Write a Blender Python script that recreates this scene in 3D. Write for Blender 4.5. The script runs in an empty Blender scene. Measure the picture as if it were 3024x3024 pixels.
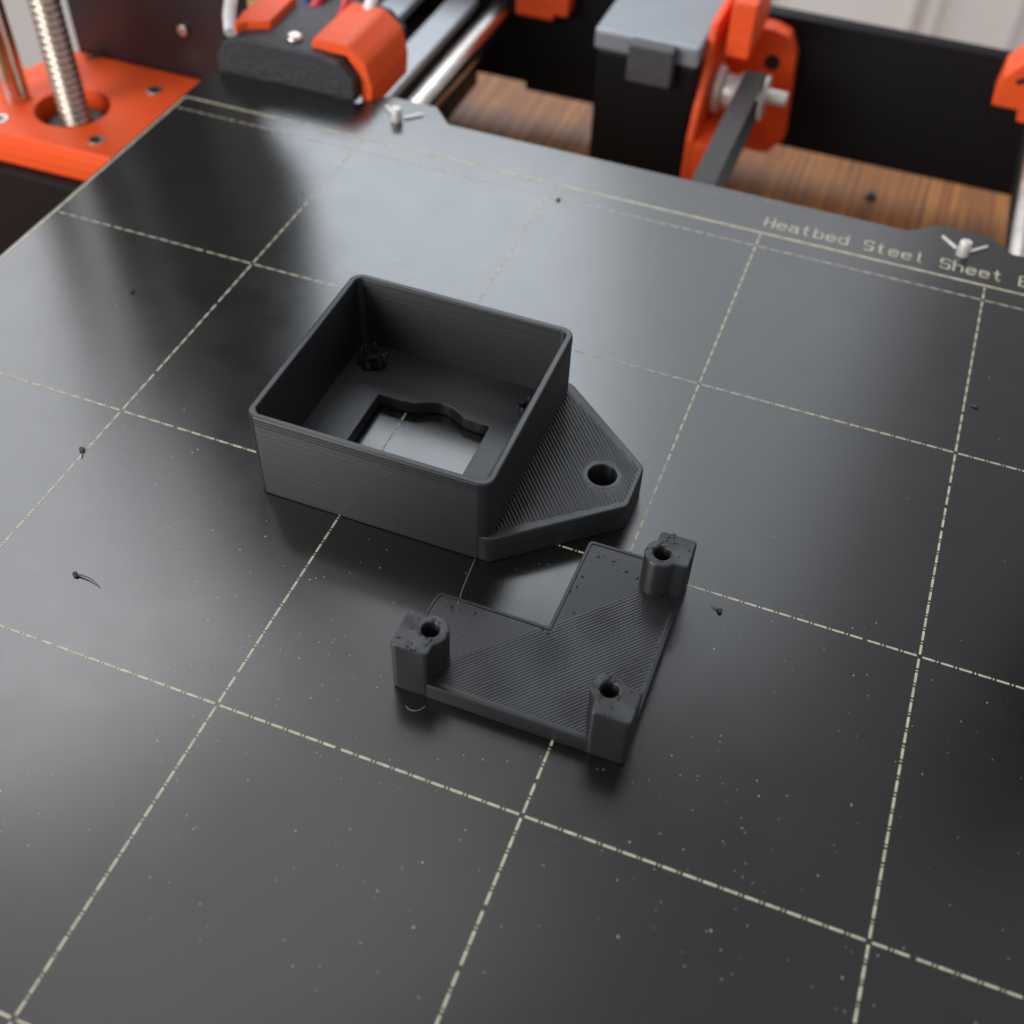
import bpy, bmesh, math, random
from mathutils import Vector, Matrix

# 1 Blender unit = 1 cm. X runs along the back edge of the print bed, Y away from the camera, Z up; z = 0 is the bed surface.
S = bpy.context.scene
COL = S.collection
rnd = random.Random(7)

# ------------------------------------------------------------------ camera
R0 = (0.93397194, 0.35618472, 0.02879002)      # image right
R1 = (0.28419313, -0.69151992, -0.66410426)    # image down
R2 = (-0.21663492, 0.62843667, -0.74708545)    # view direction
cam = bpy.data.cameras.new("camera")
cam_o = bpy.data.objects.new("camera", cam)
COL.objects.link(cam_o)
cam_o.matrix_world = Matrix(((R0[0], -R1[0], -R2[0], 2.256192), (R0[1], -R1[1], -R2[1], -17.571103),
                             (R0[2], -R1[2], -R2[2], 15.439718), (0, 0, 0, 1)))
cam.sensor_width = 36.0
cam.lens = 36.0 * 3436.45 / 3024.0
cam.clip_start = 0.5
cam.clip_end = 600
cam.dof.use_dof = True
cam.dof.focus_distance = 19.6
cam.dof.aperture_fstop = 0.165
cam.dof.aperture_blades = 0
S.camera = cam_o

# ------------------------------------------------------------------ world, lamps, exposure
W = bpy.data.worlds.new("World")
S.world = W
W.use_nodes = True
W.node_tree.nodes["Background"].inputs[0].default_value = (0.93, 0.95, 1.0, 1)
W.node_tree.nodes["Background"].inputs[1].default_value = 0.44


def area_lamp(name, loc, target, sx, sy, radiance, color):
    l = bpy.data.lights.new(name, 'AREA')
    l.shape = 'RECTANGLE'
    l.size, l.size_y = sx, sy
    l.energy = radiance * math.pi * sx * sy
    l.color = color
    o = bpy.data.objects.new(name, l)
    COL.objects.link(o)
    o.location = loc
    d = Vector(target) - Vector(loc)
    o.rotation_euler = d.to_track_quat('-Z', 'Y').to_euler()
    return o


area_lamp("window_light", (-42, 82, 52), (-10, 0, 0), 36, 92, 4.7, (0.85, 0.93, 1.0))
area_lamp("added_falloff_light", (-8, 82, 52), (-10, 0, 0), 30, 92, 1.6, (0.88, 0.94, 1.0))  # added dimmer lamp, softens the right edge of the window sheen
area_lamp("left_window_light", (-66, 34, 58), (-8, 0, 0), 34, 60, 3.8, (0.93, 0.96, 1.0))
area_lamp("room_light", (-48, -62, 30), (-4, -4, 0), 46, 44, 9.5, (1.0, 0.98, 0.95))
area_lamp("ceiling_light", (-60, 34, 130), (-10, 0, 0), 80, 76, 0.95, (1.0, 0.98, 0.95))
S.view_settings.view_transform = 'Standard'
S.view_settings.look = 'None'
S.view_settings.exposure = 0.0
S.view_settings.gamma = 1.0


# ------------------------------------------------------------------ materials
def nodes(name):
    m = bpy.data.materials.new(name)
    m.use_nodes = True
    nt = m.node_tree
    b = nt.nodes["Principled BSDF"]
    return m, nt, b


def add(nt, kind, **inp):
    n = nt.nodes.new(kind)
    for k, v in inp.items():
        if k.startswith('_'):
            setattr(n, k[1:], v)
        else:
            n.inputs[k.replace('__', ' ')].default_value = v
    return n


def coords(nt, scale=(1, 1, 1), rot=(0, 0, 0)):
    tc = nt.nodes.new('ShaderNodeTexCoord')
    mp = nt.nodes.new('ShaderNodeMapping')
    mp.inputs['Scale'].default_value = scale
    mp.inputs['Rotation'].default_value = rot
    nt.links.new(tc.outputs['Object'], mp.inputs['Vector'])
    return mp.outputs['Vector']


def ramp(nt, fac, stops):
    r = nt.nodes.new('ShaderNodeValToRGB')
    e = r.color_ramp.elements
    while len(e) < len(stops):
        e.new(0.5)
    for i, (p, c) in enumerate(stops):
        e[i].position = p
        e[i].color = c if len(c) == 4 else (*c, 1)
    nt.links.new(fac, r.inputs['Fac'])
    return r.outputs['Color']


def plain(name, color, rough=0.5, metal=0.0, noise=0.15, scale=3.0, bump=0.0, spec=0.5, bscale=None):
    m, nt, b = nodes(name)
    v = coords(nt)
    n = add(nt, 'ShaderNodeTexNoise', Scale=scale, Detail=5.0)
    nt.links.new(v, n.inputs['Vector'])
    lo = tuple(c * (1 - noise) for c in color)
    hi = tuple(min(1, c * (1 + noise)) for c in color)
    nt.links.new(ramp(nt, n.outputs['Fac'], [(0.3, lo), (0.7, hi)]), b.inputs['Base Color'])
    b.inputs['Roughness'].default_value = rough
    b.inputs['Metallic'].default_value = metal
    b.inputs['Specular IOR Level'].default_value = spec
    if bump:
        n2 = add(nt, 'ShaderNodeTexNoise', Scale=bscale or scale * 8, Detail=4.0)
        nt.links.new(v, n2.inputs['Vector'])
        bp = add(nt, 'ShaderNodeBump', Strength=bump, Distance=0.05)
        nt.links.new(n2.outputs['Fac'], bp.inputs['Height'])
        nt.links.new(bp.outputs['Normal'], b.inputs['Normal'])
    return m


def printed(name, color, mode, rough=0.42, layer=0.025, strength=0.5, angle=0.0, pitch=0.066, spec=0.5, streak=0.25):
    """Fused-filament plastic. mode 'side' = layer lines, 'top' = diagonal infill beads, 'rough' = torn top."""
    m, nt, b = nodes(name)
    if mode == 'side':
        v = coords(nt, (0.015, 0.015, 1.0 / layer))
        n = add(nt, 'ShaderNodeTexNoise', Scale=1.0, Detail=2.0, Roughness=0.55)
        nt.links.new(v, n.inputs['Vector'])
        v3 = coords(nt, (0.03, 0.03, 26.0))
        n3 = add(nt, 'ShaderNodeTexNoise', Scale=1.0, Detail=3.0)
        nt.links.new(v3, n3.inputs['Vector'])
        mx = add(nt, 'ShaderNodeMath', _operation='ADD')
        nt.links.new(n.outputs['Fac'], mx.inputs[0])
        nt.links.new(n3.outputs['Fac'], mx.inputs[1])
        h = mx.outputs[0]
        cfac = n3.outputs['Fac']
        dist = 0.02
    elif mode == 'top':
        v = coords(nt, (1, 1, 1), (0, 0, angle))
        w = add(nt, 'ShaderNodeTexWave', _wave_type='BANDS', _bands_direction='X', _wave_profile='SIN')
        w.inputs['Scale'].default_value = (2 * math.pi / pitch) / 20.0
        w.inputs['Distortion'].default_value = 0.5
        w.inputs['Detail'].default_value = 2.0
        w.inputs['Detail Scale'].default_value = 0.25
        nt.links.new(v, w.inputs['Vector'])
        n = add(nt, 'ShaderNodeTexNoise', Scale=1.3, Detail=3.0)
        nt.links.new(v, n.inputs['Vector'])
        amp = ramp(nt, n.outputs['Fac'], [(0.35, (0.25, 0.25, 0.25)), (0.62, (1, 1, 1))])
        mu = add(nt, 'ShaderNodeMath', _operation='MULTIPLY')
        nt.links.new(w.outputs['Fac'], mu.inputs[0])
        nt.links.new(amp, mu.inputs[1])
        h = mu.outputs[0]
        cfac = n.outputs['Fac']
        dist = 0.02
    else:
        v = coords(nt)
        n = add(nt, 'ShaderNodeTexNoise', Scale=9.0, Detail=4.0, Roughness=0.65, Distortion=0.8)
        nt.links.new(v, n.inputs['Vector'])
        h = n.outputs['Fac']
        cfac = h
        dist = 0.07
    lo = tuple(c * (1 - streak) for c in color)
    hi = tuple(c * (1 + streak) for c in color)
    nt.links.new(ramp(nt, cfac, [(0.32, lo), (0.68, hi)]), b.inputs['Base Color'])
    b.inputs['Roughness'].default_value = rough
    b.inputs['Specular IOR Level'].default_value = spec
    bp = add(nt, 'ShaderNodeBump', Strength=strength, Distance=dist)
    nt.links.new(h, bp.inputs['Height'])
    nt.links.new(bp.outputs['Normal'], b.inputs['Normal'])
    return m


GREY = (0.0125, 0.0135, 0.0158)
M_SIDE = printed("grey_print_sides", GREY, 'side', rough=0.38, strength=0.35, layer=0.03, streak=0.10)
_b = M_SIDE.node_tree.nodes["Principled BSDF"]
_b.inputs["Anisotropic"].default_value = 0.85          # layer lines spread the gloss up and down
_b.inputs["Anisotropic Rotation"].default_value = 0.25
_t = M_SIDE.node_tree.nodes.new('ShaderNodeTangent')
_t.direction_type, _t.axis = 'RADIAL', 'Z'
M_SIDE.node_tree.links.new(_t.outputs[0], _b.inputs["Tangent"])
_b.inputs["IOR"].default_value = 1.55
M_BEAD = plain("grey_print_bead_plastic", (0.0120, 0.0126, 0.0142), spec=0.4, rough=0.34, noise=0.2, scale=6)
M_TOP = printed("grey_print_beads", (0.050, 0.050, 0.053), 'top', rough=0.40, strength=0.8, angle=math.radians(50), pitch=0.07)
M_TOP2 = printed("grey_print_beads_fine", (0.010, 0.0105, 0.012), 'top', spec=0.3, rough=0.5, strength=0.45, angle=math.radians(-47), pitch=0.062)
M_ROUGH = printed("grey_print_torn", (0.024, 0.025, 0.027), 'rough', rough=0.40, strength=1.0, streak=0.6)
M_ORANGE = printed("orange_print", (0.90, 0.100, 0.018), 'side', rough=0.5, layer=0.05, strength=0.4, streak=0.14, spec=0.35)
M_COVER = printed("black_print", (0.026, 0.028, 0.032), 'rough', rough=0.42, strength=0.55, streak=0.35)
M_BLACK = plain("black_powder_coat", (0.006, 0.006, 0.008), rough=0.6, bump=0.15, scale=4, bscale=60, spec=0.25)
M_FRAME = plain("black_anodised_frame", (0.014, 0.008, 0.010), rough=0.34, bump=0.06, scale=0.7, bscale=50)  # reddish tint paints in the reflection of the orange parts
M_MOTOR = plain("black_motor_steel", (0.005, 0.005, 0.006), rough=0.5, spec=0.2)
M_TOP_SHEEN = plain("motor_top_sheen_grey", (0.25, 0.275, 0.31), rough=0.36, metal=0.3, noise=0.05, scale=0.8)  # wall reflection on the black motor's top, painted as grey
M_CONN = plain("grey_connector_plastic", (0.055, 0.055, 0.062), rough=0.5)
M_STEEL = plain("bright_steel", (0.62, 0.60, 0.57), rough=0.22, metal=1.0, bump=0.03, scale=2)
M_SCREW = plain("worn_screw_steel", (0.66, 0.58, 0.50), rough=0.30, metal=1.0, bump=0.1, scale=6)
M_ALU = plain("grey_aluminium", (0.46, 0.49, 0.52), rough=0.42, metal=0.15, noise=0.04, scale=0.6)
M_RAIL_SHADE = plain("painted_rail_shade", (0.012, 0.012, 0.014), rough=0.6)  # shade on the aluminium rail painted as a near-black colour
M_WHITEMETAL = plain("pale_zinc", (0.72, 0.68, 0.64), rough=0.35, metal=0.35, bump=0.1)
M_BELT = plain("rubber_belt", (0.045, 0.045, 0.047), rough=0.62, bump=0.1)
M_HOLE = plain("dark_socket", (0.012, 0.011, 0.011), rough=0.5)
M_HEAT = plain("heater_board", (0.012, 0.012, 0.013), rough=0.5)
M_WWHITE = plain("white_wire", (0.75, 0.74, 0.74), rough=0.4)
M_WRED = plain("red_wire", (0.55, 0.03, 0.05), rough=0.4)
M_WBLUE = plain("blue_wire", (0.06, 0.07, 0.30), rough=0.4)
M_SCRAP = plain("black_filament_scrap", (0.010, 0.010, 0.011), rough=0.4)
M_HAIR = plain("pale_filament_hair", (0.22, 0.22, 0.22), rough=0.4)
M_BRASS = plain("brass_tan", (0.60, 0.42, 0.22), rough=0.35, metal=0.6)
M_INK = plain("cream_print_ink", (0.45, 0.42, 0.31), rough=0.55, noise=0.28, scale=5)
M_DOT = plain("grey_print_ink", (0.36, 0.36, 0.35), rough=0.5, noise=0.1, scale=9)
M_DUST = plain("pale_dust", (0.36, 0.37, 0.37), rough=0.7, noise=0.3, scale=2)
M_WALL = plain("warm_white_paint", (0.86, 0.78, 0.72), rough=0.55, noise=0.03, bump=0.05)


def bed_material():
    m, nt, b = nodes("satin_black_bed_coating")
    v = coords(nt)
    n = add(nt, 'ShaderNodeTexNoise', Scale=0.35, Detail=4.0)
    nt.links.new(v, n.inputs['Vector'])
    nt.links.new(ramp(nt, n.outputs['Fac'], [(0.3, (0.0055, 0.0055, 0.0055)), (0.7, (0.008, 0.0078, 0.0075))]), b.inputs['Base Color'])
    n2 = add(nt, 'ShaderNodeTexNoise', Scale=1.2, Detail=6.0, Roughness=0.6)
    nt.links.new(v, n2.inputs['Vector'])
    base_r = ramp(nt, n2.outputs['Fac'], [(0.3, (0.165, 0.165, 0.165)), (0.7, (0.215, 0.215, 0.215))])
    # hairline scratches from scrapers, in two directions, plus smudges
    last = base_r
    for sc, rz, lim in (((0.5, 26.0, 1.0), 0.45, 0.70), ((0.4, 34.0, 1.0), -0.9, 0.72), ((1.6, 60.0, 1.0), 0.1, 0.74)):
        vs = coords(nt, sc, (0, 0, rz))
        ns = add(nt, 'ShaderNodeTexNoise', Scale=1.0, Detail=3.0, Roughness=0.7)
        nt.links.new(vs, ns.inputs['Vector'])
        k = ramp(nt, ns.outputs['Fac'], [(lim, (0, 0, 0)), (lim + 0.06, (0.05, 0.05, 0.05))])
        ad = add(nt, 'ShaderNodeMath', _operation='ADD')
        nt.links.new(last, ad.inputs[0])
        nt.links.new(k, ad.inputs[1])
        last = ad.outputs[0]
    nt.links.new(last, b.inputs['Roughness'])
    n3 = add(nt, 'ShaderNodeTexNoise', Scale=70.0, Detail=2.0)
    nt.links.new(v, n3.inputs['Vector'])
    bp = add(nt, 'ShaderNodeBump', Strength=0.11, Distance=0.01)
    nt.links.new(n3.outputs['Fac'], bp.inputs['Height'])
    nt.links.new(bp.outputs['Normal'], b.inputs['Normal'])
    b.inputs['IOR'].default_value = 1.75
    return m


def wood_material():
    m, nt, b = nodes("oak_table")
    v = coords(nt, (5.0, 0.10, 1.0))
    n = add(nt, 'ShaderNodeTexNoise', Scale=1.0, Detail=3.0, Roughness=0.6)
    nt.links.new(v, n.inputs['Vector'])
    v2 = coords(nt, (15.0, 0.12, 1.0))
    n2 = add(nt, 'ShaderNodeTexNoise', Scale=1.0, Detail=2.0)
    nt.links.new(v2, n2.inputs['Vector'])
    mx = add(nt, 'ShaderNodeMath', _operation='ADD')
    nt.links.new(n.outputs['Fac'], mx.inputs[0])
    nt.links.new(n2.outputs['Fac'], mx.inputs[1])
    hf = add(nt, 'ShaderNodeMath', _operation='MULTIPLY')
    nt.links.new(mx.outputs[0], hf.inputs[0])
    hf.inputs[1].default_value = 0.5
    nt.links.new(ramp(nt, hf.outputs[0], [(0.38, (0.12, 0.028, 0.003)), (0.5, (0.31, 0.098, 0.011)), (0.62, (0.60, 0.245, 0.036))]), b.inputs['Base Color'])
    b.inputs['Roughness'].default_value = 0.42
    return m


M_BED = bed_material()
M_WOOD = wood_material()


# ------------------------------------------------------------------ object helpers
def link(name, me, mat, parent=None, smooth=False):
    o = bpy.data.objects.new(name, me)
    COL.objects.link(o)
    if mat:
        me.materials.clear()
        for mm in (mat if isinstance(mat, (list, tuple)) else [mat]):
            me.materials.append(mm)
    if parent:
        o.parent = parent
    if smooth:
        for p in me.polygons:
            p.use_smooth = True
    return o


def root(name, label, cat, group=None, loc=(0, 0, 0)):
    o = bpy.data.objects.new(name, None)
    COL.objects.link(o)
    o.location = loc
    o["label"], o["category"] = label, cat
    if group:
        o["group"] = group
    return o


def tag(o, label, cat, group=None):
    o["label"], o["category"] = label, cat
    if group:
        o["group"] = group
    return o


def from_bm(name, bm, mat, parent=None, smooth=False):
    me = bpy.data.meshes.new(name)
    bmesh.ops.recalc_face_normals(bm, faces=bm.faces[:])
    bm.to_mesh(me)
    bm.free()
    return link(name, me, mat, parent, smooth)


def box_bm(bm, x0, x1, y0, y1, z0, z1, bevel=0.0):
    r = bmesh.ops.create_cube(bm, size=1.0)
    vs = r['verts']
    for v in vs:
        v.co = Vector(((x0 + x1) / 2 + v.co.x * (x1 - x0), (y0 + y1) / 2 + v.co.y * (y1 - y0), (z0 + z1) / 2 + v.co.z * (z1 - z0)))
    if bevel:
        es = list({e for v in vs for e in v.link_edges})
        bmesh.ops.bevel(bm, geom=es, offset=bevel, segments=2, profile=0.6, affect='EDGES')


def box(name, x0, x1, y0, y1, z0, z1, mat, parent=None, bevel=0.0):
    bm = bmesh.new()
    box_bm(bm, x0, x1, y0, y1, z0, z1, bevel)
    return from_bm(name, bm, mat, parent)


def cyl(name, p0, p1, r, mat, parent=None, seg=32, r1=None, bevel=0.0):
    p0, p1 = Vector(p0), Vector(p1)
    d = p1 - p0
    bm = bmesh.new()
    bmesh.ops.create_cone(bm, cap_ends=True, cap_tris=False, segments=seg, radius1=r, radius2=r if r1 is None else r1, depth=d.length)
    if bevel:
        es = [e for e in bm.edges if len(e.link_faces) == 2 and any(len(f.verts) > 4 for f in e.link_faces)]
        bmesh.ops.bevel(bm, geom=es, offset=bevel, segments=2, profile=0.5, affect='EDGES')
    for e in bm.edges:
        if any(len(f.verts) > 4 for f in e.link_faces):
            e.smooth = False
    mat4 = Matrix.Translation((p0 + p1) / 2) @ d.to_track_quat('Z', 'Y').to_matrix().to_4x4()
    bmesh.ops.transform(bm, matrix=mat4, verts=bm.verts[:])
    o = from_bm(name, bm, mat, parent)
    for p in o.data.polygons:
        p.use_smooth = len(p.vertices) == 4
    return o


def rounded(pts, radii, seg=6):
    """Polygon with rounded corners; radii per vertex or one number."""
    n = len(pts)
    if not isinstance(radii, (list, tuple)):
        radii = [radii] * n
    out = []
    for i in range(n):
        p = Vector(pts[i]); a = Vector(pts[i - 1]); b = Vector(pts[(i + 1) % n])
        r = radii[i]
        if r <= 0:
            out.append(tuple(p)); continue
        da, db = (a - p).normalized(), (b - p).normalized()
        ang = math.acos(max(-1, min(1, da.dot(db))))
        t = min(r / math.tan(ang / 2), (a - p).length * 0.49, (b - p).length * 0.49)
        r = t * math.tan(ang / 2)
        c = p + (da + db).normalized() * (r / math.sin(ang / 2))
        s, e = p + da * t - c, p + db * t - c
        a0, a1 = math.atan2(s.y, s.x), math.atan2(e.y, e.x)
        dlt = (a1 - a0 + math.pi) % (2 * math.pi) - math.pi
        for k in range(seg + 1):
            th = a0 + dlt * k / seg
            out.append((c.x + r * math.cos(th), c.y + r * math.sin(th)))
    return out


def circle(cx, cy, r, n=40, ph=0.0):
    return [(cx + r * math.cos(2 * math.pi * k / n + ph), cy + r * math.sin(2 * math.pi * k / n + ph)) for k in range(n)]


def prism(name, loops, z0, z1, mat, parent=None, bevel=0.0, matrix=None, res=2, top_mat=None):
    """Extruded outline with holes and softened edges: a filled 2D curve turned into a mesh."""
    cu = bpy.data.curves.new(name, 'CURVE')
    cu.dimensions = '2D'
    cu.fill_mode = 'BOTH'
    for lp in loops:
        sp = cu.splines.new('POLY')
        sp.points.add(len(lp) - 1)
        for i, p in enumerate(lp):
            sp.points[i].co = (p[0], p[1], 0, 1)
        sp.use_cyclic_u = True
    cu.extrude = (z1 - z0) / 2 - bevel
    cu.bevel_depth = bevel
    cu.bevel_resolution = res
    cu.offset = -bevel
    to = bpy.data.objects.new("tmp", cu)
    COL.objects.link(to)
    dg = bpy.context.evaluated_depsgraph_get()
    me = bpy.data.meshes.new_from_object(to.evaluated_get(dg))
    bpy.data.objects.remove(to)
    bpy.data.curves.remove(cu)
    me.name = name
    bm = bmesh.new()
    bm.from_mesh(me)
    bmesh.ops.remove_doubles(bm, verts=bm.verts[:], dist=1e-5)
    bmesh.ops.translate(bm, verts=bm.verts[:], vec=(0, 0, (z0 + z1) / 2))
    if matrix is not None:
        bmesh.ops.transform(bm, matrix=matrix, verts=bm.verts[:])
    bmesh.ops.recalc_face_normals(bm, faces=bm.faces[:])
    if top_mat is not None:
        for f in bm.faces:
            f.material_index = 1 if f.normal.z > 0.8 else 0
    bm.to_mesh(me)
    bm.free()
    return link(name, me, [mat, top_mat] if top_mat is not None else mat, parent)


def tube(name, pts, r, mat, parent=None, res=6, r_end=None):
    cu = bpy.data.curves.new(name, 'CURVE')
    cu.dimensions = '3D'
    cu.bevel_depth = r
    cu.bevel_resolution = 3
    cu.use_fill_caps = True
    sp = cu.splines.new('NURBS')
    sp.points.add(len(pts) - 1)
    for i, p in enumerate(pts):
        sp.points[i].co = (*p, 1)
        if r_end is not None:
            sp.points[i].radius = 1 + (r_end / r - 1) * i / (len(pts) - 1)
    sp.use_endpoint_u = True
    sp.order_u = min(4, len(pts))
    sp.resolution_u = res
    to = bpy.data.objects.new("tmp", cu)
    COL.objects.link(to)
    me = bpy.data.meshes.new_from_object(to.evaluated_get(bpy.context.evaluated_depsgraph_get()))
    bpy.data.objects.remove(to)
    bpy.data.curves.remove(cu)
    me.name = name
    return link(name, me, mat, parent, smooth=True)


XZ = Matrix(((1, 0, 0, 0), (0, 0, -1, 0), (0, 1, 0, 0), (0, 0, 0, 1)))     # outline (x, z), extruded towards -y
YZ = Matrix(((0, 0, 1, 0), (1, 0, 0, 0), (0, 1, 0, 0), (0, 0, 0, 1)))      # outline (y, z), extruded along x

# ------------------------------------------------------------------ setting: table, wall
TZ = -6.0
tb = box("table_top", -26.5, 60, -30, 24, TZ - 2.5, TZ, M_WOOD, bevel=0.15)
tag(tb, "brown wooden table seen beneath the printer behind the bed", "table")

wall = box("wall", -260, 200, 84, 86, -150, 44, M_WALL)
wall["kind"] = "structure"
for x0, x1 in ((-12.0, -11.0), (0.1, 0.85), (1.85, 2.6), (8.0, 8.8)):
    box("moulding", x0, x1, 82.8, 84.05, -150, 44, M_WALL, wall, bevel=0.25)

# ------------------------------------------------------------------ the print bed
sheet_pts = [(-15.12, -16.6), (10.3, -16.6), (10.3, 7.0), (5.45, 7.0), (4.95, 7.52), (3.72, 7.5), (3.15, 6.99),
             (-8.35, 7.0), (-8.95, 7.66), (-10.3, 7.66), (-10.9, 7.0), (-15.12, 7.0)]
bed = root("build_plate", "black steel print sheet with a cream dashed grid", "print bed")
prism("steel_sheet", [rounded(sheet_pts, [0.3, 0.3, 0.3, 0.1, 0.15, 0.15, 0.1, 0.1, 0.15, 0.15, 0.1, 0.3])], -0.10, 0.0, M_BED, bed, bevel=0.015)
hb = prism("heated_bed", [rounded([(-14.9, -16.4), (10.1, -16.4), (10.1, 6.9), (-14.9, 6.9)], 0.3)], -0.75, -0.12, M_HEAT, bevel=0.02)
tag(hb, "dark heater board directly under the steel print sheet", "heated bed")

ZI = 0.0035
PITCH = 5.0 / 17.0


def flat_poly(bm, pts, z):
    bm.faces.new([bm.verts.new((x, y, z)) for x, y in pts])


def dash_line(fixed, a, b, along_x, w=0.039, ink=None):
    """Dash-dot line: a cream dash, a small grey dot, a cream dash..., open at every crossing."""
    bm = bmesh.new()
    k0, k1 = math.floor(a / PITCH + 1e-6), math.ceil(b / PITCH - 1e-6)
    h = w / 2
    for k in range(k0, k1):
        s = max(a, k * PITCH + 0.044 + rnd.uniform(-.004, .004))
        e = min(b, (k + 1) * PITCH - 0.044 + rnd.uniform(-.004, .004))
        if e - s < 0.03:
            continue
        q = [(s, -h * .7), (s + .012, -h), (e - .012, -h), (e, -h * .7), (e, h * .7), (e - .012, h), (s + .012, h), (s, h * .7)]
        flat_poly(bm, [(x, fixed + y) if along_x else (fixed - y, x) for x, y in q], ZI)
    nd = len(bm.faces)
    for k in range(k0, k1 + 1):
        if k % 17 == 0 or not a < k * PITCH < b or rnd.random() < 0.06:
            continue
        t = k * PITCH + rnd.uniform(-.006, .006)
        q = [(t - .013, -.012), (t, -.026), (t + .013, -.012), (t + .013, .012), (t, .026), (t - .013, .012)]
        flat_poly(bm, [(x, fixed + y) if along_x else (fixed - y, x) for x, y in q], ZI)
    for i, f in enumerate(bm.faces):
        f.material_index = 0 if i < nd else 1
    o = from_bm("grid_line", bm, [ink or M_INK, M_DOT], bed)
    for p in o.data.polygons:
        if p.normal.z < 0:
            p.flip()
    return o


for yy in (5, 0, -5, -10, -15):
    dash_line(yy, -14.93, 10.0, True, 0.034 if yy == 5 else 0.039)
for xx in (-10, -5, 0, 5):
    dash_line(xx, -16.0, 5.48, False)
box("border_line", -15.03, 10.1, 5.515, 5.575, 0.0005, ZI, M_INK, bed)
box("border_line", -15.065, -15.005, -16.3, 5.51, 0.0005, ZI, M_INK, bed)

# lettering: single-stroke letters, like the silk-screened ones
GL = {
    'H': [[(0, 0), (0, 1)], [(.8, 0), (.8, 1)], [(0, .5), (.8, .5)]],
    'e': [[(0, .36), (.8, .36), (.8, .46), (.66, .64), (.14, .64), (0, .5), (0, .15), (.14, 0), (.62, 0), (.76, .08)]],
    'a': [[(.06, .58), (.16, .65), (.6, .65), (.74, .53), (.74, .12), (.84, 0)], [(.74, .36), (.16, .38), (0, .27), (0, .1), (.12, 0), (.56, 0), (.74, .14)]],
    't': [[(.3, 1), (.3, .14), (.42, 0), (.6, 0)], [(.08, .68), (.56, .68)]],
    'b': [[(0, 1), (0, 0)], [(0, .14), (.14, 0), (.64, 0), (.78, .14), (.78, .5), (.64, .65), (.14, .65), (0, .5)]],
    'd': [[(.78, 1), (.78, 0)], [(.78, .14), (.64, 0), (.14, 0), (0, .14), (0, .5), (.14, .65), (.64, .65), (.78, .5)]],
    'S': [[(.8, .86), (.68, 1), (.12, 1), (0, .88), (0, .64), (.12, .53), (.68, .49), (.8, .38), (.8, .12), (.68, 0), (.12, 0), (0, .14)]],
    'l': [[(.34, 1), (.34, .1), (.46, 0), (.56, 0)]],
    'h': [[(0, 1), (0, 0)], [(0, .48), (.16, .65), (.62, .65), (.78, .5), (.78, 0)]],
    'E': [[(.8, 1), (0, 1), (0, 0), (.8, 0)], [(0, .52), (.62, .52)]],
}


def lettering(text, x, y, pitch, cw, h, w):
    bm = bmesh.new()
    z = ZI
    for ch in text:
        for st in GL.get(ch, []):
            for (a, b) in zip(st[:-1], st[1:]):
                p, q = Vector((x + a[0] * cw, y + a[1] * h)), Vector((x + b[0] * cw, y + b[1] * h))
                d = (q - p).normalized()
                n = Vector((-d.y, d.x)) * w / 2
                pts = []
                for k in range(7):
                    th = math.pi * k / 6
                    pts.append(q + d * (w / 2 * math.sin(th)) - n * math.cos(th))
                for k in range(7):
                    th = math.pi * k / 6
                    pts.append(p - d * (w / 2 * math.sin(th)) + n * math.cos(th))
                bm.faces.new([bm.verts.new((v.x, v.y, z)) for v in pts])
                z += 0.00006
        x += pitch
    o = from_bm("lettering", bm, M_INK, bed)
    for p in o.data.polygons:
        if p.normal.z < 0:
            p.flip()
    return o


for word, k in (("Heatbed", 0), ("Steel", 8), ("Sheet", 14), ("E", 20)):
    lettering(word, 0.012 + k * 0.2845, 5.845, 0.2845, 0.235, 0.35, 0.045)


def pin(x, y, label, bright=1.0):
    r = root("alignment_pin", label, "alignment pin", "metal pins at the back edge of the bed", (x, y, 0))
    cyl("pin_head", (0, 0.02, -0.02), (0.0, 0.05, 0.34), 0.15, M_WHITEMETAL, r, seg=24, r1=0.135, bevel=0.03)
    for sx in (-1, 1):
        bm = bmesh.new()
        box_bm(bm, 0, 0.50, -0.035, 0.035, 0.002, 0.05, 0.01)
        a = math.radians(45)
        bmesh.ops.rotate(bm, verts=bm.verts[:], cent=(0, 0, 0), matrix=Matrix.Rotation(a, 3, 'Z'))
        bmesh.ops.translate(bm, verts=bm.verts[:], vec=(0.15, 0.17, 0))
        if sx < 0:
            bmesh.ops.scale(bm, verts=bm.verts[:], vec=(-1, 1, 1))
        from_bm("notch_edge", bm, M_WHITEMETAL, r)
    return r


pin(4.40, 6.50, "pale metal pin in its notch just above the word Sheet")
pin(-9.62, 6.62, "pale metal pin in its notch near the grey cable cover")

# dust: far too many specks to count
bm = bmesh.new()


def speck(x, y, s):
    s *= rnd.uniform(.55, .95)
    n = rnd.choice((5, 6))
    a0 = rnd.uniform(0, 6.28)
    st = rnd.uniform(1.0, 1.9)
    th = rnd.uniform(0, 3.14)
    pts = []
    for k in range(n):
        a = a0 + 2 * math.pi * k / n
        u, v = s * st * math.cos(a), s * math.sin(a)
        pts.append((x + u * math.cos(th) - v * math.sin(th), y + u * math.sin(th) + v * math.cos(th)))
    flat_poly(bm, pts, 0.005)


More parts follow.
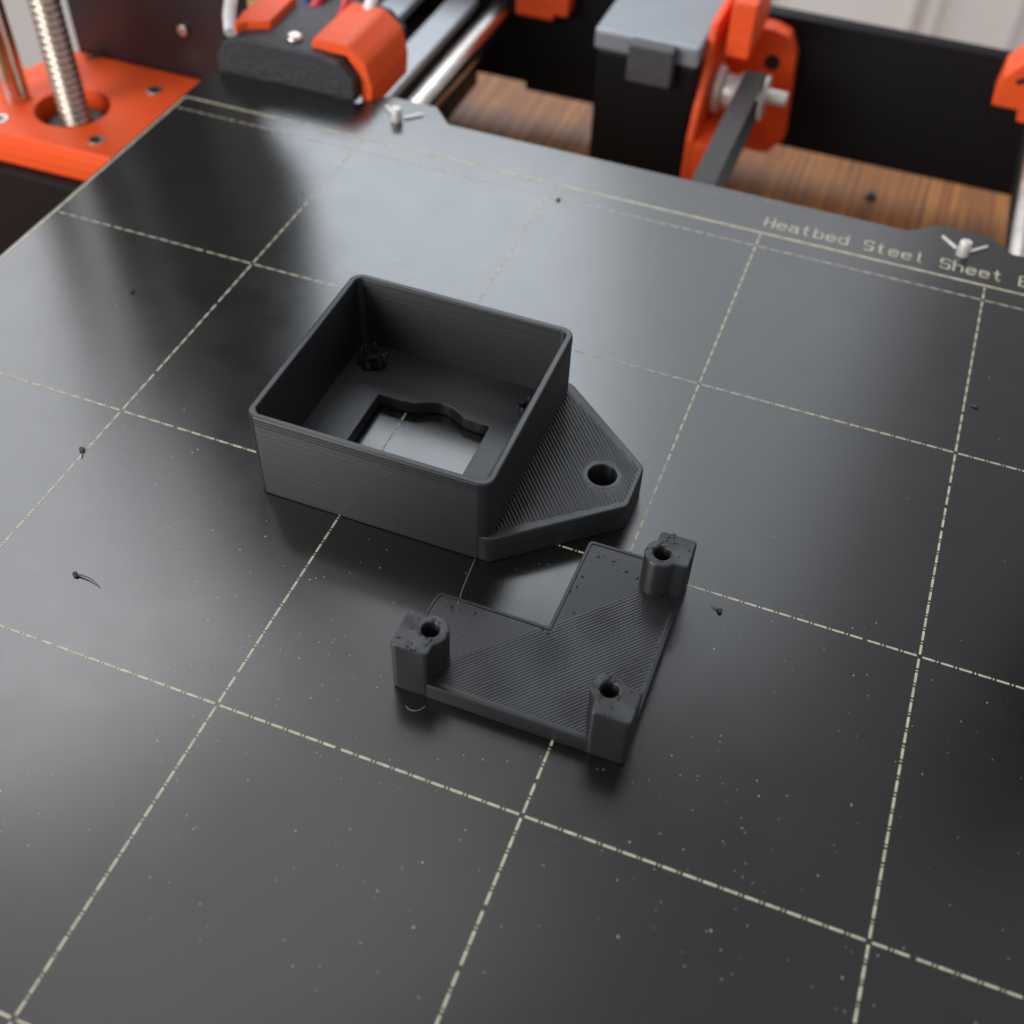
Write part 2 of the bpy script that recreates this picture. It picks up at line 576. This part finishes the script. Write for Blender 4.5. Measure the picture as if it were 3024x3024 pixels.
for _ in range(420):
    x, y = rnd.uniform(-13, 7), rnd.uniform(-13.5, -4.5)
    speck(x, y, rnd.choice((0.007, 0.009, 0.011, 0.014)))
for cx, cy, n, sp in ((2.3, -8.8, 20, .75), (2.9, -9.6, 13, .8), (-5.8, -9.4, 14, .45), (4.9, -11.0, 14, .7), (-9.5, -8.6, 12, .7), (-3.4, -8.9, 12, .6)):
    for _ in range(n):
        speck(cx + rnd.gauss(0, sp), cy + rnd.gauss(0, sp), rnd.choice((0.008, 0.010, 0.013)))
for _ in range(40):
    speck(rnd.uniform(-1.9, .5), 6.75 + rnd.gauss(0, .12), rnd.choice((.010, .014, .02)))
for _ in range(90):
    speck(rnd.uniform(-13, 9), rnd.uniform(-5, 5), rnd.choice((0.006, 0.008, 0.010)))
for _ in range(2):       # lint
    x, y = rnd.uniform(-12, 7), rnd.uniform(-12, 4)
    a, cv_, ln = rnd.uniform(0, 6.28), rnd.uniform(-2.5, 2.5), rnd.uniform(.12, .5)
    pr_ = None
    for k in range(7):
        aa = a + cv_ * ln * k / 6
        if k:
            x, y = x + math.cos(aa) * ln / 6, y + math.sin(aa) * ln / 6
        nx, ny = -math.sin(aa) * .0020, math.cos(aa) * .0020
        cur = (bm.verts.new((x - nx, y - ny, .006)), bm.verts.new((x + nx, y + ny, .006)))
        if pr_:
            bm.faces.new((pr_[0], cur[0], cur[1], pr_[1]))
        pr_ = cur
dust = from_bm("dust", bm, M_DUST)
for p in dust.data.polygons:
    if p.normal.z < 0:
        p.flip()
dust["kind"] = "stuff"
dust["label"] = "fine pale dust specks scattered over the black print sheet"


def beads(name, loops, holes, z, pitch, ang, height, parent, jitter=0.15, hfun=None):
    """Rows of extruded plastic lying side by side on a top surface, clipped to an outline and cut round the holes."""
    bm = bmesh.new()
    d = Vector((math.cos(ang), math.sin(ang)))
    n = Vector((-d.y, d.x))
    ts = [Vector(p).dot(n) for p in loops[0]]
    k = math.floor(min(ts) / pitch)
    while k * pitch < max(ts):
        off = (k + .5) * pitch
        k += 1
        cuts = []
        for lp in loops:
            for i in range(len(lp)):
                a, b = Vector(lp[i - 1]), Vector(lp[i])
                sa, sb = a.dot(n) - off, b.dot(n) - off
                if (sa > 0) != (sb > 0):
                    cuts.append((a + (b - a) * (sa / (sa - sb))).dot(d))
        cuts.sort()
        segs = [(cuts[i], cuts[i + 1]) for i in range(0, len(cuts) - 1, 2)]
        for (hx, hy, hr) in holes:
            c = Vector((hx, hy))
            q = hr * hr - (c.dot(n) - off) ** 2
            if q <= 0:
                continue
            h0, h1 = c.dot(d) - math.sqrt(q), c.dot(d) + math.sqrt(q)
            new = []
            for a, b in segs:
                if h1 <= a or h0 >= b:
                    new.append((a, b))
                else:
                    if h0 > a:
                        new.append((a, h0))
                    if h1 < b:
                        new.append((h1, b))
            segs = new
        for a, b in segs:
            a += rnd.uniform(0, .03)
            b -= rnd.uniform(0, .03)
            if b - a < .05:
                continue
            m = max(2, int((b - a) / .12))
            w = pitch * .5
            rows = []
            for i in range(m + 1):
                t = a + (b - a) * i / m
                p = d * t + n * (off + rnd.gauss(0, pitch * .03))
                hh = height * (1 + rnd.uniform(-jitter, jitter))
                if hfun:
                    hh *= hfun(p.x, p.y)
                if i in (0, m):
                    hh *= .3
                rows.append([bm.verts.new(((p + n * u * w).x, (p + n * u * w).y, z + hh * v)) for u, v in ((-1, -.6), (-.72, .45), (-.3, .93), (.3, .93), (.72, .45), (1, -.6))])
            for r0, r1 in zip(rows[:-1], rows[1:]):
                for i in range(5):
                    bm.faces.new((r0[i], r0[i + 1], r1[i + 1], r1[i]))
    o = from_bm(name, bm, M_BEAD, parent, smooth=True)
    o["kind"] = "stuff"
    return o


# ------------------------------------------------------------------ printed box
BX0, BX1, BY0, BY1, BH = -6.62, -2.17, -5.83, -1.58, 1.88
bx = root("printed_box", "dark grey open square box with a pointed side flange", "3D print")
Z0 = 0.006
outer = rounded([(BX0, BY0), (BX1, BY0), (BX1, BY1), (BX0, BY1)], 0.25, 8)
wt = 0.13
inner = rounded([(BX0 + wt, BY0 + wt), (BX1 - wt, BY0 + wt), (BX1 - wt, BY1 - wt), (BX0 + wt, BY1 - wt)], 0.12, 6)
prism("box_wall", [outer, inner[::-1]], Z0, BH, M_SIDE, bx, bevel=0.035, res=3, top_mat=M_BEAD)
for zr, pr in ((1.70, .005), (1.765, .008), (1.825, .004)):
    e = pr
    ro = rounded([(BX0 - e, BY0 - e), (BX1 + e, BY0 - e), (BX1 + e, BY1 + e), (BX0 - e, BY1 + e)], 0.25 + e, 8)
    ri = rounded([(BX0 + .05, BY0 + .05), (BX1 - .05, BY0 + .05), (BX1 - .05, BY1 - .05), (BX0 + .05, BY1 - .05)], 0.15, 8)
    prism("layer_ridge", [ro, ri[::-1]], zr - .014, zr + .014, M_BEAD, bx, bevel=0.004, res=1)
# floor with the wavy window
win = [(-5.56, -4.62), (-3.28, -4.62), (-3.28, -3.0), (-3.62, -2.985)]
for k in range(13):
    t = k / 12
    win.append((-3.80 - 1.04 * t, -2.97 + 0.20 * math.sin(math.pi * t) ** 1.2))
win += [(-5.2, -2.99), (-5.56, -2.985)]
fl = [(BX0 + .06, BY0 + .06), (BX1 - .06, BY0 + .06), (BX1 - .06, BY1 - .06), (BX0 + .06, BY1 - .06)]
h1, h2 = circle(-5.98, -2.22, 0.21), circle(-2.72, -2.26, 0.21)
prism("box_floor", [rounded(fl, .1), win[::-1], h1[::-1], h2[::-1]], Z0 + .004, 0.30, M_SIDE, bx, bevel=0.025, top_mat=M_TOP2)
cy0 = -3.70
flg = [(-3.2, BY0 + .004), (-2.22, BY0 + .004), (-.245, -4.20), (-.245, -3.20), (-2.22, BY1 - .004), (-3.2, BY1 - .004)]
prism("side_flange", [rounded([(-2.75, BY0 + .07), (-2.55, BY0 + .006), (-2.16, BY0 + .012), (-.245, -4.20), (-.245, -3.20), (-2.16, BY1 - .012), (-2.55, BY1 - .006), (-2.75, BY1 - .07)],
                              [0, .1, .30, .22, .22, .30, .1, 0], 6), circle(-.885, cy0 + .03, .255)[::-1]], Z0 + .002, 0.60, M_SIDE, bx, bevel=0.03, top_mat=M_BEAD)
# raised bead ring round the flange hole
ring = prism("hole_rim", [circle(-.885, cy0 + .03, .345), circle(-.885, cy0 + .03, .262)[::-1]], 0.585, 0.606, M_SIDE, bx, bevel=0.008)
beads("surface_beads", [[(-2.17, -5.60), (-.34, -4.13), (-.34, -3.27), (-2.17, -1.80)]], [(-.885, cy0 + .03, .35)], .600, .066, math.radians(-50), .011, bx)
# torn stubs left round the holes in the two far corners
for cx, cyy, n, hmax in ((-6.02, -2.16, 7, .42), (-2.72, -2.26, 6, .22)):
    bm = bmesh.new()
    for k in range(n):
        a = 2 * math.pi * k / n + rnd.uniform(-.3, .3)
        rr = rnd.uniform(.22, .27)
        x, y = cx + rr * math.cos(a), cyy + rr * math.sin(a)
        hh = hmax * rnd.uniform(.35, 1.0)
        w = rnd.uniform(.05, .10)
        r = bmesh.ops.create_icosphere(bm, subdivisions=2, radius=1.0, matrix=Matrix.Translation((x, y, .30 + hh * .4)) @ Matrix.Rotation(a, 4, 'Z') @ Matrix.Diagonal((w * .7, w, hh * .62, 1)))
        for v in r['verts']:
            v.co += Vector((rnd.uniform(-1, 1), rnd.uniform(-1, 1), rnd.uniform(-1, 1))) * .014
    from_bm("support_remains", bm, M_SIDE, bx)["kind"] = "stuff"

# ------------------------------------------------------------------ printed bracket
br = root("printed_bracket", "dark grey L shaped bracket with three hollow posts", "3D print")
LX0, LX1, LY0, LY1 = -2.64, 1.12, -8.69, -4.97
lp = [(LX0, LY0), (LX1, LY0), (LX1, LY1), (-.66, LY1), (-.70, -6.95), (LX0 + .04, -6.95), (LX0, -7.25)]
prism("base_plate", [rounded(lp, [.12, .14, .1, .08, .05, .1, .1], 5)], Z0, 0.345, M_SIDE, br, bevel=0.022, top_mat=M_BEAD, res=1)
_lo = rounded(lp, [.12, .14, .1, .08, .05, .1, .1], 5)
_li = rounded([(LX0 + .06, LY0 + .06), (LX1 - .06, LY0 + .06), (LX1 - .06, LY1 - .06), (-.60, LY1 - .06), (-.64, -7.01), (LX0 + .09, -7.01), (LX0 + .06, -7.27)], [.08, .1, .06, .05, .04, .06, .06], 5)
prism('edge_rim', [[(x * .9985 - .0012, y * .9985 - .0105) for x, y in _lo], _li[::-1]], 0.335, 0.362, M_BEAD, br, bevel=0.010, res=1)


def post(ox, oy, sx, sy, h, label_mesh="post"):
    """Square corner block fused with a round boss, bored through; origin at the outer corner."""
    pts = []
    cu, cv, rb = .47, .46, .285
    o = (.40, .40)
    for k in range(96):
        th = 2 * math.pi * k / 96
        d = (math.cos(th), math.sin(th))
        # distance to the square [0,.62]^2
        ts = []
        for i in (0, 1):
            if abs(d[i]) > 1e-9:
                lim = (.615 if d[i] > 0 else 0.0)
                ts.append((lim - o[i]) / d[i])
        t1 = min(t for t in ts if t > 0)
        ex, ey = o[0] - cu, o[1] - cv
        bq = ex * d[0] + ey * d[1]
        t2 = -bq + math.sqrt(max(0, bq * bq - (ex * ex + ey * ey - rb * rb)))
        t = max(t1, t2)
        pts.append((o[0] + d[0] * t, o[1] + d[1] * t))
    for _ in range(2):
        pts = [((pts[k - 1][0] + 2 * pts[k][0] + pts[(k + 1) % 96][0]) / 4, (pts[k - 1][1] + 2 * pts[k][1] + pts[(k + 1) % 96][1]) / 4) for k in range(96)]
    P = [(ox + sx * u, oy + sy * v) for u, v in pts]
    C = [(ox + sx * u, oy + sy * v) for u, v in circle(cu, cv, .138, 28)]
    ob = prism(label_mesh, [P, C[::-1]], 0.012, h, M_SIDE, br, bevel=0.03, top_mat=M_ROUGH)
    # melted lumps and short strands left on the top where supports broke off
    bm = bmesh.new()
    spots = [(cu + .18 * math.cos(a), cv + .18 * math.sin(a)) for a in (rnd.uniform(0, 6.28) for _ in range(9))]
    for k in range(22):
        u, v = rnd.choice(pts)
        f = rnd.uniform(.45, .97)
        spots.append((o[0] + (u - o[0]) * f, o[1] + (v - o[1]) * f))
    for u, v in spots:
        if (u - cu) ** 2 + (v - cv) ** 2 < .165 ** 2:
            continue
        q = rnd.uniform(.014, .036)
        mt = Matrix.Translation((ox + sx * u, oy + sy * v, h - q * .10)) @ Matrix.Rotation(rnd.uniform(0, 3), 4, 'Z') @ Matrix.Diagonal((q * rnd.uniform(.8, 1.6), q, q * rnd.uniform(.25, .5), 1))
        r = bmesh.ops.create_icosphere(bm, subdivisions=2, radius=1.0, matrix=mt)
        for vv in r['verts']:
            vv.co += Vector((rnd.uniform(-1, 1), rnd.uniform(-1, 1), rnd.uniform(-1, 1))) * q * .10
    from_bm("burr", bm, M_BEAD, ob, smooth=True)["kind"] = "stuff"
    return ob


post(LX0 - .005, LY0 - .005, 1, 1, 1.16)
post(LX1 + .005, LY0 - .005, -1, 1, 1.15)
post(LX1 + .005, LY1 - .02, -1, -1, 1.14)
beads("surface_beads", [[(-2.56, -8.58), (1.02, -8.58), (1.02, -5.15), (-.58, -5.15), (-.62, -7.03), (-2.56, -7.03)]],
      [], .345, .052, math.radians(47), .009, br, hfun=lambda x, y: max(.12, min(1, (x - y - 6.15) / .12)) * (0.25 + .75 * math.sin(2.3 * x + 1.9 * y + 1.2) ** 2 * (.6 + .4 * math.sin(5 * x - 3.1 * y))))
# ragged ends of the two arms
bm = bmesh.new()
for (xa, ya, xb, yb, n) in ((-.45, -5.1, .35, -5.45, 12), (-.50, -6.85, -.55, -5.2, 6), (-2.45, -7.15, -1.9, -7.1, 6), (.95, -8.0, 1.0, -5.8, 9), (-.75, -6.95, -.5, -7.2, 5)):
    for _ in range(n):
        t = rnd.random()
        x, y = xa + (xb - xa) * t + rnd.gauss(0, .09), ya + (yb - ya) * t - abs(rnd.gauss(0, .08))
        s = rnd.uniform(.010, .028)
        mt = Matrix.Translation((x, y, .345)) @ Matrix.Rotation(rnd.uniform(0, 3), 4, 'Z') @ Matrix.Diagonal((s * rnd.uniform(.8, 1.8), s, s * .6, 1))
        bmesh.ops.create_icosphere(bm, subdivisions=1, radius=1.0, matrix=mt)
fz = from_bm("torn_filament", bm, M_BEAD, br)
fz["kind"] = "stuff"

# ------------------------------------------------------------------ loose filament
g = "bits of stray filament on the bed"


def scrap(x, y, tail, s, label):
    """A blob of black filament, with a thin tail when it has one."""
    bm = bmesh.new()
    mt = Matrix.Translation((x, y, s * .55)) @ Matrix.Rotation(rnd.uniform(0, 3), 4, 'Z') @ Matrix.Diagonal((s * 1.5, s, s * .55, 1))
    bmesh.ops.create_icosphere(bm, subdivisions=2, radius=1.0, matrix=mt)
    for v in bm.verts:
        v.co += Vector((rnd.uniform(-1, 1), rnd.uniform(-1, 1), rnd.uniform(-.2, .5))) * s * .18
    if tail:
        o0 = tube("tail", [(x, y, s * .5)] + tail, s * .38, M_SCRAP, None, r_end=.004)
        bm.from_mesh(o0.data)
        bpy.data.objects.remove(o0)
    return tag(from_bm("filament_scrap", bm, M_SCRAP), label, "filament scrap", g)


scrap(-8.46, -8.68, [(-8.30, -8.655, .05), (-8.12, -8.66, .06), (-7.94, -8.75, .02)], .045, "black blob with a long curved tail left of the bracket")
scrap(1.76, -5.34, [(1.68, -5.31, .03), (1.60, -5.29, .02)], .045, "short black blob on the bed beside the bracket's right post")
scrap(5.22, 1.45, [(5.17, 1.42, .02), (5.12, 1.44, .01)], .04, "tiny black blob in the grid square right of the box flange")
scrap(-11.82, -1.82, [(-11.76, -1.85, .02), (-11.68, -1.83, .01)], .045, "tiny black blob in the left grid square beside the box")
scrap(-10.06, -6.17, [(-10.0, -6.25, .03), (-9.95, -6.35, .01)], .05, "small black blob on a grid line left of the box")
tag(cyl("debris_crumb", (2.05, 17.9, TZ + .01), (2.05, 17.9, TZ + .16), .2, M_SCRAP, seg=9, r1=.12), "dark crumb on the table in front of the rear plate", "crumb")
scrap(-4.69, 4.93, None, .045, "small black blob on the dashed line by the back edge")
tag(tube("filament_hair", [(-2.41, -5.86, .03), (-2.375, -6.15, .10), (-2.335, -6.46, .19), (-2.28, -6.8, .29), (-2.21, -7.10, .37)], .0075, M_HAIR),
    "thin pale hair of plastic stretched between box and bracket", "filament hair", g)
tag(tube("filament_hair", [(-2.31, -8.95, .01), (-2.24, -9.0, .02), (-2.15, -9.0, .02), (-2.06, -8.94, .02), (-2.03, -8.84, .01)], .0045, M_HAIR),
    "tiny pale curl of plastic in front of the bracket's left post", "filament hair", g)
tag(tube("filament_hair", [(-10.3, 2.9, .01), (-10.2, 2.5, .03), (-10.05, 2.3, .01)], .009, M_HAIR),
    "faint hair of plastic on the bed behind the box", "filament hair", g)

# ------------------------------------------------------------------ Z axis on the left
zm = root("axis_mount", "bright orange printed mount around the threaded rod", "printed mount")
OT = -1.5
pts = [(-22.3, 4.15), (-16.2, 4.28), (-16.2, 8.78), (-21.02, 8.78), (-21.5, 8.05), (-21.6, 7.4), (-22.3, 7.2)]
hole = circle(-19.22, 6.05, 1.02, 48)
prism("mount_block", [rounded(pts, .08), hole[::-1]], OT - .95, OT, M_ORANGE, zm, bevel=0.04)
for (x, y) in ((-17.69, 7.73), (-17.68, 4.57 + .3), (-20.65, 4.75)):
    s = cyl("screw", (x, y, OT - .10), (x, y, OT + .015), .24, M_STEEL, zm, seg=28, bevel=.03)
    cyl("screw_socket", (x, y, OT + .012), (x, y, OT + .022), .14, M_HOLE, s, seg=6)
tag(box("stepper_motor", -22.2, -16.6, 3.9, 8.6, TZ + .02, OT - .96, M_MOTOR, bevel=.12), "black motor body under the orange mount", "motor")
tag(cyl("smooth_rod", (-20.92, 5.84, OT - .8), (-20.92, 5.84, 26), .40, M_STEEL, seg=40), "upright smooth steel rod at the top left corner", "rod")
# leadscrew: a real helical thread
bm = bmesh.new()
NS, PIT, ROWS = 22, .20, 6
zt0, zt1 = OT - .7, 14.0
nrow = int((zt1 - zt0) / PIT * ROWS)
prev = None
for i in range(nrow + 1):
    ringv = []
    for k in range(NS):
        a = 2 * math.pi * k / NS
        z = zt0 + (zt1 - zt0) * i / nrow
        ph = ((z / PIT) - k / NS) % 1.0
        prof = max(0.0, min(1.0, (abs(ph - .5) * 2 - .25) / .4))
        r = .30 + .115 * prof
        ringv.append(bm.verts.new((-19.22 + r * math.cos(a), 6.05 + r * math.sin(a), z)))
    if prev:
        for k in range(NS):
            bm.faces.new((prev[k], prev[(k + 1) % NS], ringv[(k + 1) % NS], ringv[k]))
    prev = ringv
ls = from_bm("threaded_rod", bm, M_SCREW, smooth=True)
tag(ls, "upright threaded lead screw rising from the orange mount", "threaded rod")
tag(cyl("shaft_coupler", (-19.22, 6.05, OT - .94), (-19.22, 6.05, OT - .42), .78, M_HOLE, seg=36, bevel=.06), "black collar at the foot of the threaded rod", "coupler")
# curl of black filament lying on the mount
tag(tube("filament_curl", [(-20.5, 8.5, OT + .03), (-20.2, 8.72, OT + .05), (-19.95, 8.6, OT + .12), (-20.05, 8.3, OT + .2), (-20.35, 8.25, OT + .12), (-20.45, 8.5, OT + .05), (-20.1, 8.55, OT + .15)], .022, M_SCRAP),
    "black curl of filament lying on the orange mount", "filament curl", g)

fr = root("printer_frame", "upright black metal frame plate behind the orange mount", "frame")
prism("frame_plate", [[(-20.95, TZ + .02), (-15.3, TZ + .02), (-15.3, 2.6), (-14.0, 4.4), (-13.9, 27), (-20.95, 27)]], -9.42, -8.82, M_FRAME, fr, bevel=.03, matrix=XZ)
prism("frame_plate", [[(10.6, TZ + .02), (16.2, TZ + .02), (16.2, 27), (10.6, 27)]], -9.42, -8.82, M_FRAME, fr, bevel=.03, matrix=XZ)
for x, z in ((-17.1, -.1), (-18.0, 6.0)):
    cyl("screw", (x, 8.83, z), (x, 8.70, z), .16, M_SCREW, fr, seg=20, bevel=.03)

# ------------------------------------------------------------------ cable cover at the back edge of the bed
cc = root("cable_cover", "rough black cover with orange straps at the bed's back edge", "cable cover")
cov = [(-15.0, -.15), (-11.02, -.15), (-11.02, .50), (-11.4, .90), (-12.0, 1.0), (-14.2, 1.0), (-14.75, .8), (-15.0, .35)]
prism("cover_body", [rounded(cov, .12)], -10.4, -7.12, M_COVER, cc, bevel=.05, matrix=XZ)
clip = [(-12.35, .96), (-12.25, 1.25), (-11.3, 1.25), (-10.80, .85), (-10.66, .2), (-10.72, -.45), (-11.0, -.45), (-11.0, .50), (-11.35, .95)]
prism("orange_strap", [rounded(clip, [.08,.08,.3,.4,.3,.08,.05,.1,.1])], -9.7, -7.45, M_ORANGE, cc, bevel=.04, matrix=XZ)
bm = bmesh.new()
q = [(-14.45, 7.25), (-14.25, 7.62), (-13.72, 7.90), (-13.80, 9.5), (-14.45, 9.35), (-14.62, 8.1)]
prism("orange_strap", [rounded(q, .05)], .97, 1.22, M_ORANGE, cc, bevel=.03)
bm.free()
cyl("screw", (-12.9, 7.65, .95), (-12.9, 7.65, 1.13), .22, M_SCREW, cc, seg=28, bevel=.08)
gw = "wires leaving the cable cover"
for nm, pts, r, mat, lb in (
        ("wire", [(-14.55, 7.3, 1.0), (-14.9, 7.8, 1.25), (-15.2, 8.6, 1.5), (-15.5, 10.5, 1.8), (-16, 13, 2.2)], .17, M_WWHITE, "white wire beside the left orange strap"),
        ("wire", [(-14.9, 9.2, 1.1), (-14.6, 9.6, 1.4), (-14.5, 11, 1.7), (-14.6, 13, 2.0)], .15, M_WWHITE, "white wire behind the left orange strap"),
        ("wire", [(-13.3, 9.5, .9), (-13.3, 10.2, 1.3), (-13.35, 11.6, 1.5), (-13.5, 13, 2)], .15, M_WRED, "red wire behind the black cover between the straps"),
        ("wire", [(-13.65, 9.6, .9), (-13.7, 10.2, 1.3), (-13.8, 11.6, 1.5), (-13.9, 13, 2)], .13, M_WBLUE, "blue wire next to the red one between the straps"),
        ("wire", [(-12.35, 9.2, 1.0), (-12.35, 9.6, 1.35), (-12.5, 10.6, 1.6), (-12.6, 13, 2)], .12, M_WRED, "thin red wire at the right orange strap's corner"),
        ("wire", [(-11.7, 9.5, 1.1), (-11.75, 9.9, 1.4), (-11.85, 10.8, 1.6), (-12.0, 13, 2)], .17, M_WWHITE, "white wire just behind the right orange strap")):
    tag(tube(nm, pts, r, mat), lb, "wire", gw)

# ------------------------------------------------------------------ rods, extrusion, rear plate
ex = root("frame_rail", "grey slotted aluminium rail running back from the cable cover", "rail")
ez = -2.05
for x0, x1 in ((-14.70, -13.80), (-12.85, -11.95)):
    box("rail_lip", x0, x1, 9.5, 17.95, ez - .28, ez, M_ALU, ex, bevel=.04)
box("rail_core", -14.6, -12.05, 9.5, 17.95, ez - 2.9, ez - .9, M_RAIL_SHADE, ex)
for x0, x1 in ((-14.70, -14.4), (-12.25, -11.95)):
    box("rail_side", x0, x1, 9.5, 17.95, ez - 3.0, ez - .27, M_RAIL_SHADE, ex)  # sides coloured dark for the shade they stand in
gr = "smooth steel rods under the bed"
tag(cyl("bed_rod", (-11.0, -14, -2.2), (-11.0, 17.9, -2.2), .40, M_STEEL, seg=48), "smooth steel rod running back beside the grey rail", "rod", gr)
tag(cyl("bed_rod", (6.05, -14, -2.2), (6.05, 17.9, -2.2), .40, M_STEEL, seg=48), "smooth steel rod at the right edge below the orange holder", "rod", gr)
rp = root("rear_plate", "long black metal plate across the back of the printer", "rear plate")
pl = [(-17.5, -4.66), (-10.2, -4.66), (-10.2, -4.92), (13, -4.92), (13, -.72), (-17.5, -.72)]
prism("plate_sheet", [pl], -18.6, -18.0, M_BLACK, rp, bevel=.03, matrix=XZ)
for x in (-17.0, 12.4):
    box("plate_foot", x - .5, x + .5, 18.0, 18.6, TZ + .02, -4.6, M_BLACK, rp)

gh = "orange rod holders on the rear plate"
rh = root("rod_holder", "orange holder at the right edge gripping the rod end", "rod holder", gh)
prism("holder_block", [rounded([(4.55, -1.42), (4.62, -.55), (5.05, -.02), (7.3, -.02), (7.6, -.6), (7.6, -1.8), (5.35, -1.75), (5.3, -1.42)], .06)], -17.95, -16.5, M_ORANGE, rh, bevel=.05, matrix=XZ)
tube("zip_tie", [(5.0, 16.46, -.62), (5.3, 16.45, -.36), (5.8, 16.45, -.22), (6.6, 16.45, -.25)], .07, M_BLACK, rh)
rh2 = root("rod_holder", "orange holder at the top edge beside the left rod", "rod holder", gh)
prism("holder_block", [rounded([(-10.35, -1.95), (-10.35, -.2), (-9.5, .1), (-8.55, -1.0), (-8.6, -1.75), (-9.05, -1.75), (-9.1, -1.95)], .06)], -17.95, -17.2, M_ORANGE, rh2, bevel=.05, matrix=XZ)

# ------------------------------------------------------------------ Y motor, its holder, pulley and belt
mo = root("stepper_motor", "stepper motor left of the belt, wall reflection painted grey on top", "motor")
box("motor_body", -6.50, -3.52, 13.55, 17.4, -4.25, -.60, M_MOTOR, mo, bevel=.12)
box("sheen_cap", -6.58, -3.50, 13.45, 17.5, -.595, 0.0, M_TOP_SHEEN, mo, bevel=.10)  # grey top slab carries the painted wall reflection
box("connector", -5.45, -4.15, 13.05, 13.7, -1.15, -.05, M_CONN, mo, bevel=.06)

ho = root("motor_holder", "orange printed bracket holding the belt pulley", "motor holder")
side = [(13.3, -4.6), (13.3, -2.7), (14.0, -.9), (14.4, .35), (17.25, .35), (17.25, -4.6)]
prism("side_plate", [rounded(side, .12)], -3.49, -3.28, M_ORANGE, ho, bevel=.03, matrix=YZ)
box("lower_block", -3.275, -2.45, 13.3, 17.2, -4.6, -2.75, M_ORANGE, ho, bevel=.06)
box("top_block", -3.0, -2.32, 14.6, 17.2, -.62, .95, M_ORANGE, ho, bevel=.06)
bp_ = [(-3.27, -4.9), (-1.55, -4.9), (-1.1, -4.3), (-1.30, -1.6), (-1.6, -1.0), (-2.1, -.85), (-3.27, -.85)]
prism("back_plate", [rounded(bp_, .08)], -17.95, -17.27, M_ORANGE, ho, bevel=.05, matrix=XZ)
cyl("hole", (-1.95, 17.28, -1.85), (-1.95, 17.24, -1.85), .24, M_HOLE, ho, seg=24)
pu = root("belt_pulley", "pale metal belt pulley with shaft on the orange bracket", "pulley")
AX = -1.95
cyl("boss", (-3.24, 15.2, AX), (-2.96, 15.2, AX), .70, M_WHITEMETAL, pu, seg=32, bevel=.10)
cyl("hub", (-2.94, 15.2, AX), (-2.50, 15.2, AX), .50, M_WHITEMETAL, pu, seg=32, bevel=.05)
cyl("flange", (-2.50, 15.2, AX), (-2.43, 15.2, AX), .62, M_WHITEMETAL, pu, seg=32, bevel=.02)
cyl("flange", (-1.77, 15.2, AX), (-1.66, 15.2, AX), .66, M_WHITEMETAL, pu, seg=32, bevel=.02)
cyl("shaft", (-2.5, 15.2, AX + .1), (-1.05, 15.2, AX + .1), .22, M_WHITEMETAL, pu, seg=24, bevel=.03)
# toothed belt: flat band round the pulley and forward under the bed
prof = [(2.0, -1.62)] + [(15.2 + .55 * math.sin(math.radians(a)), -1.95 + .55 * math.cos(math.radians(a))) for a in range(0, 181, 12)] + [(2.0, -2.6)]
bm = bmesh.new()
th = .12
for i in range(len(prof) - 1):
    p, q = Vector(prof[i]), Vector(prof[i + 1])
    d = (q - p).normalized()
    n = Vector((d.y, -d.x)) * -th
    vs = [bm.verts.new((x, c.x, c.y)) for x in (-2.42, -1.80) for c in (p, q, q + n, p + n)]
    for f in ((0, 1, 2, 3), (7, 6, 5, 4), (0, 4, 5, 1), (1, 5, 6, 2), (2, 6, 7, 3), (3, 7, 4, 0)):
        bm.faces.new([vs[k] for k in f])
tag(from_bm("drive_belt", bm, M_BELT), "flat dark rubber belt running from the pulley under the bed", "belt")
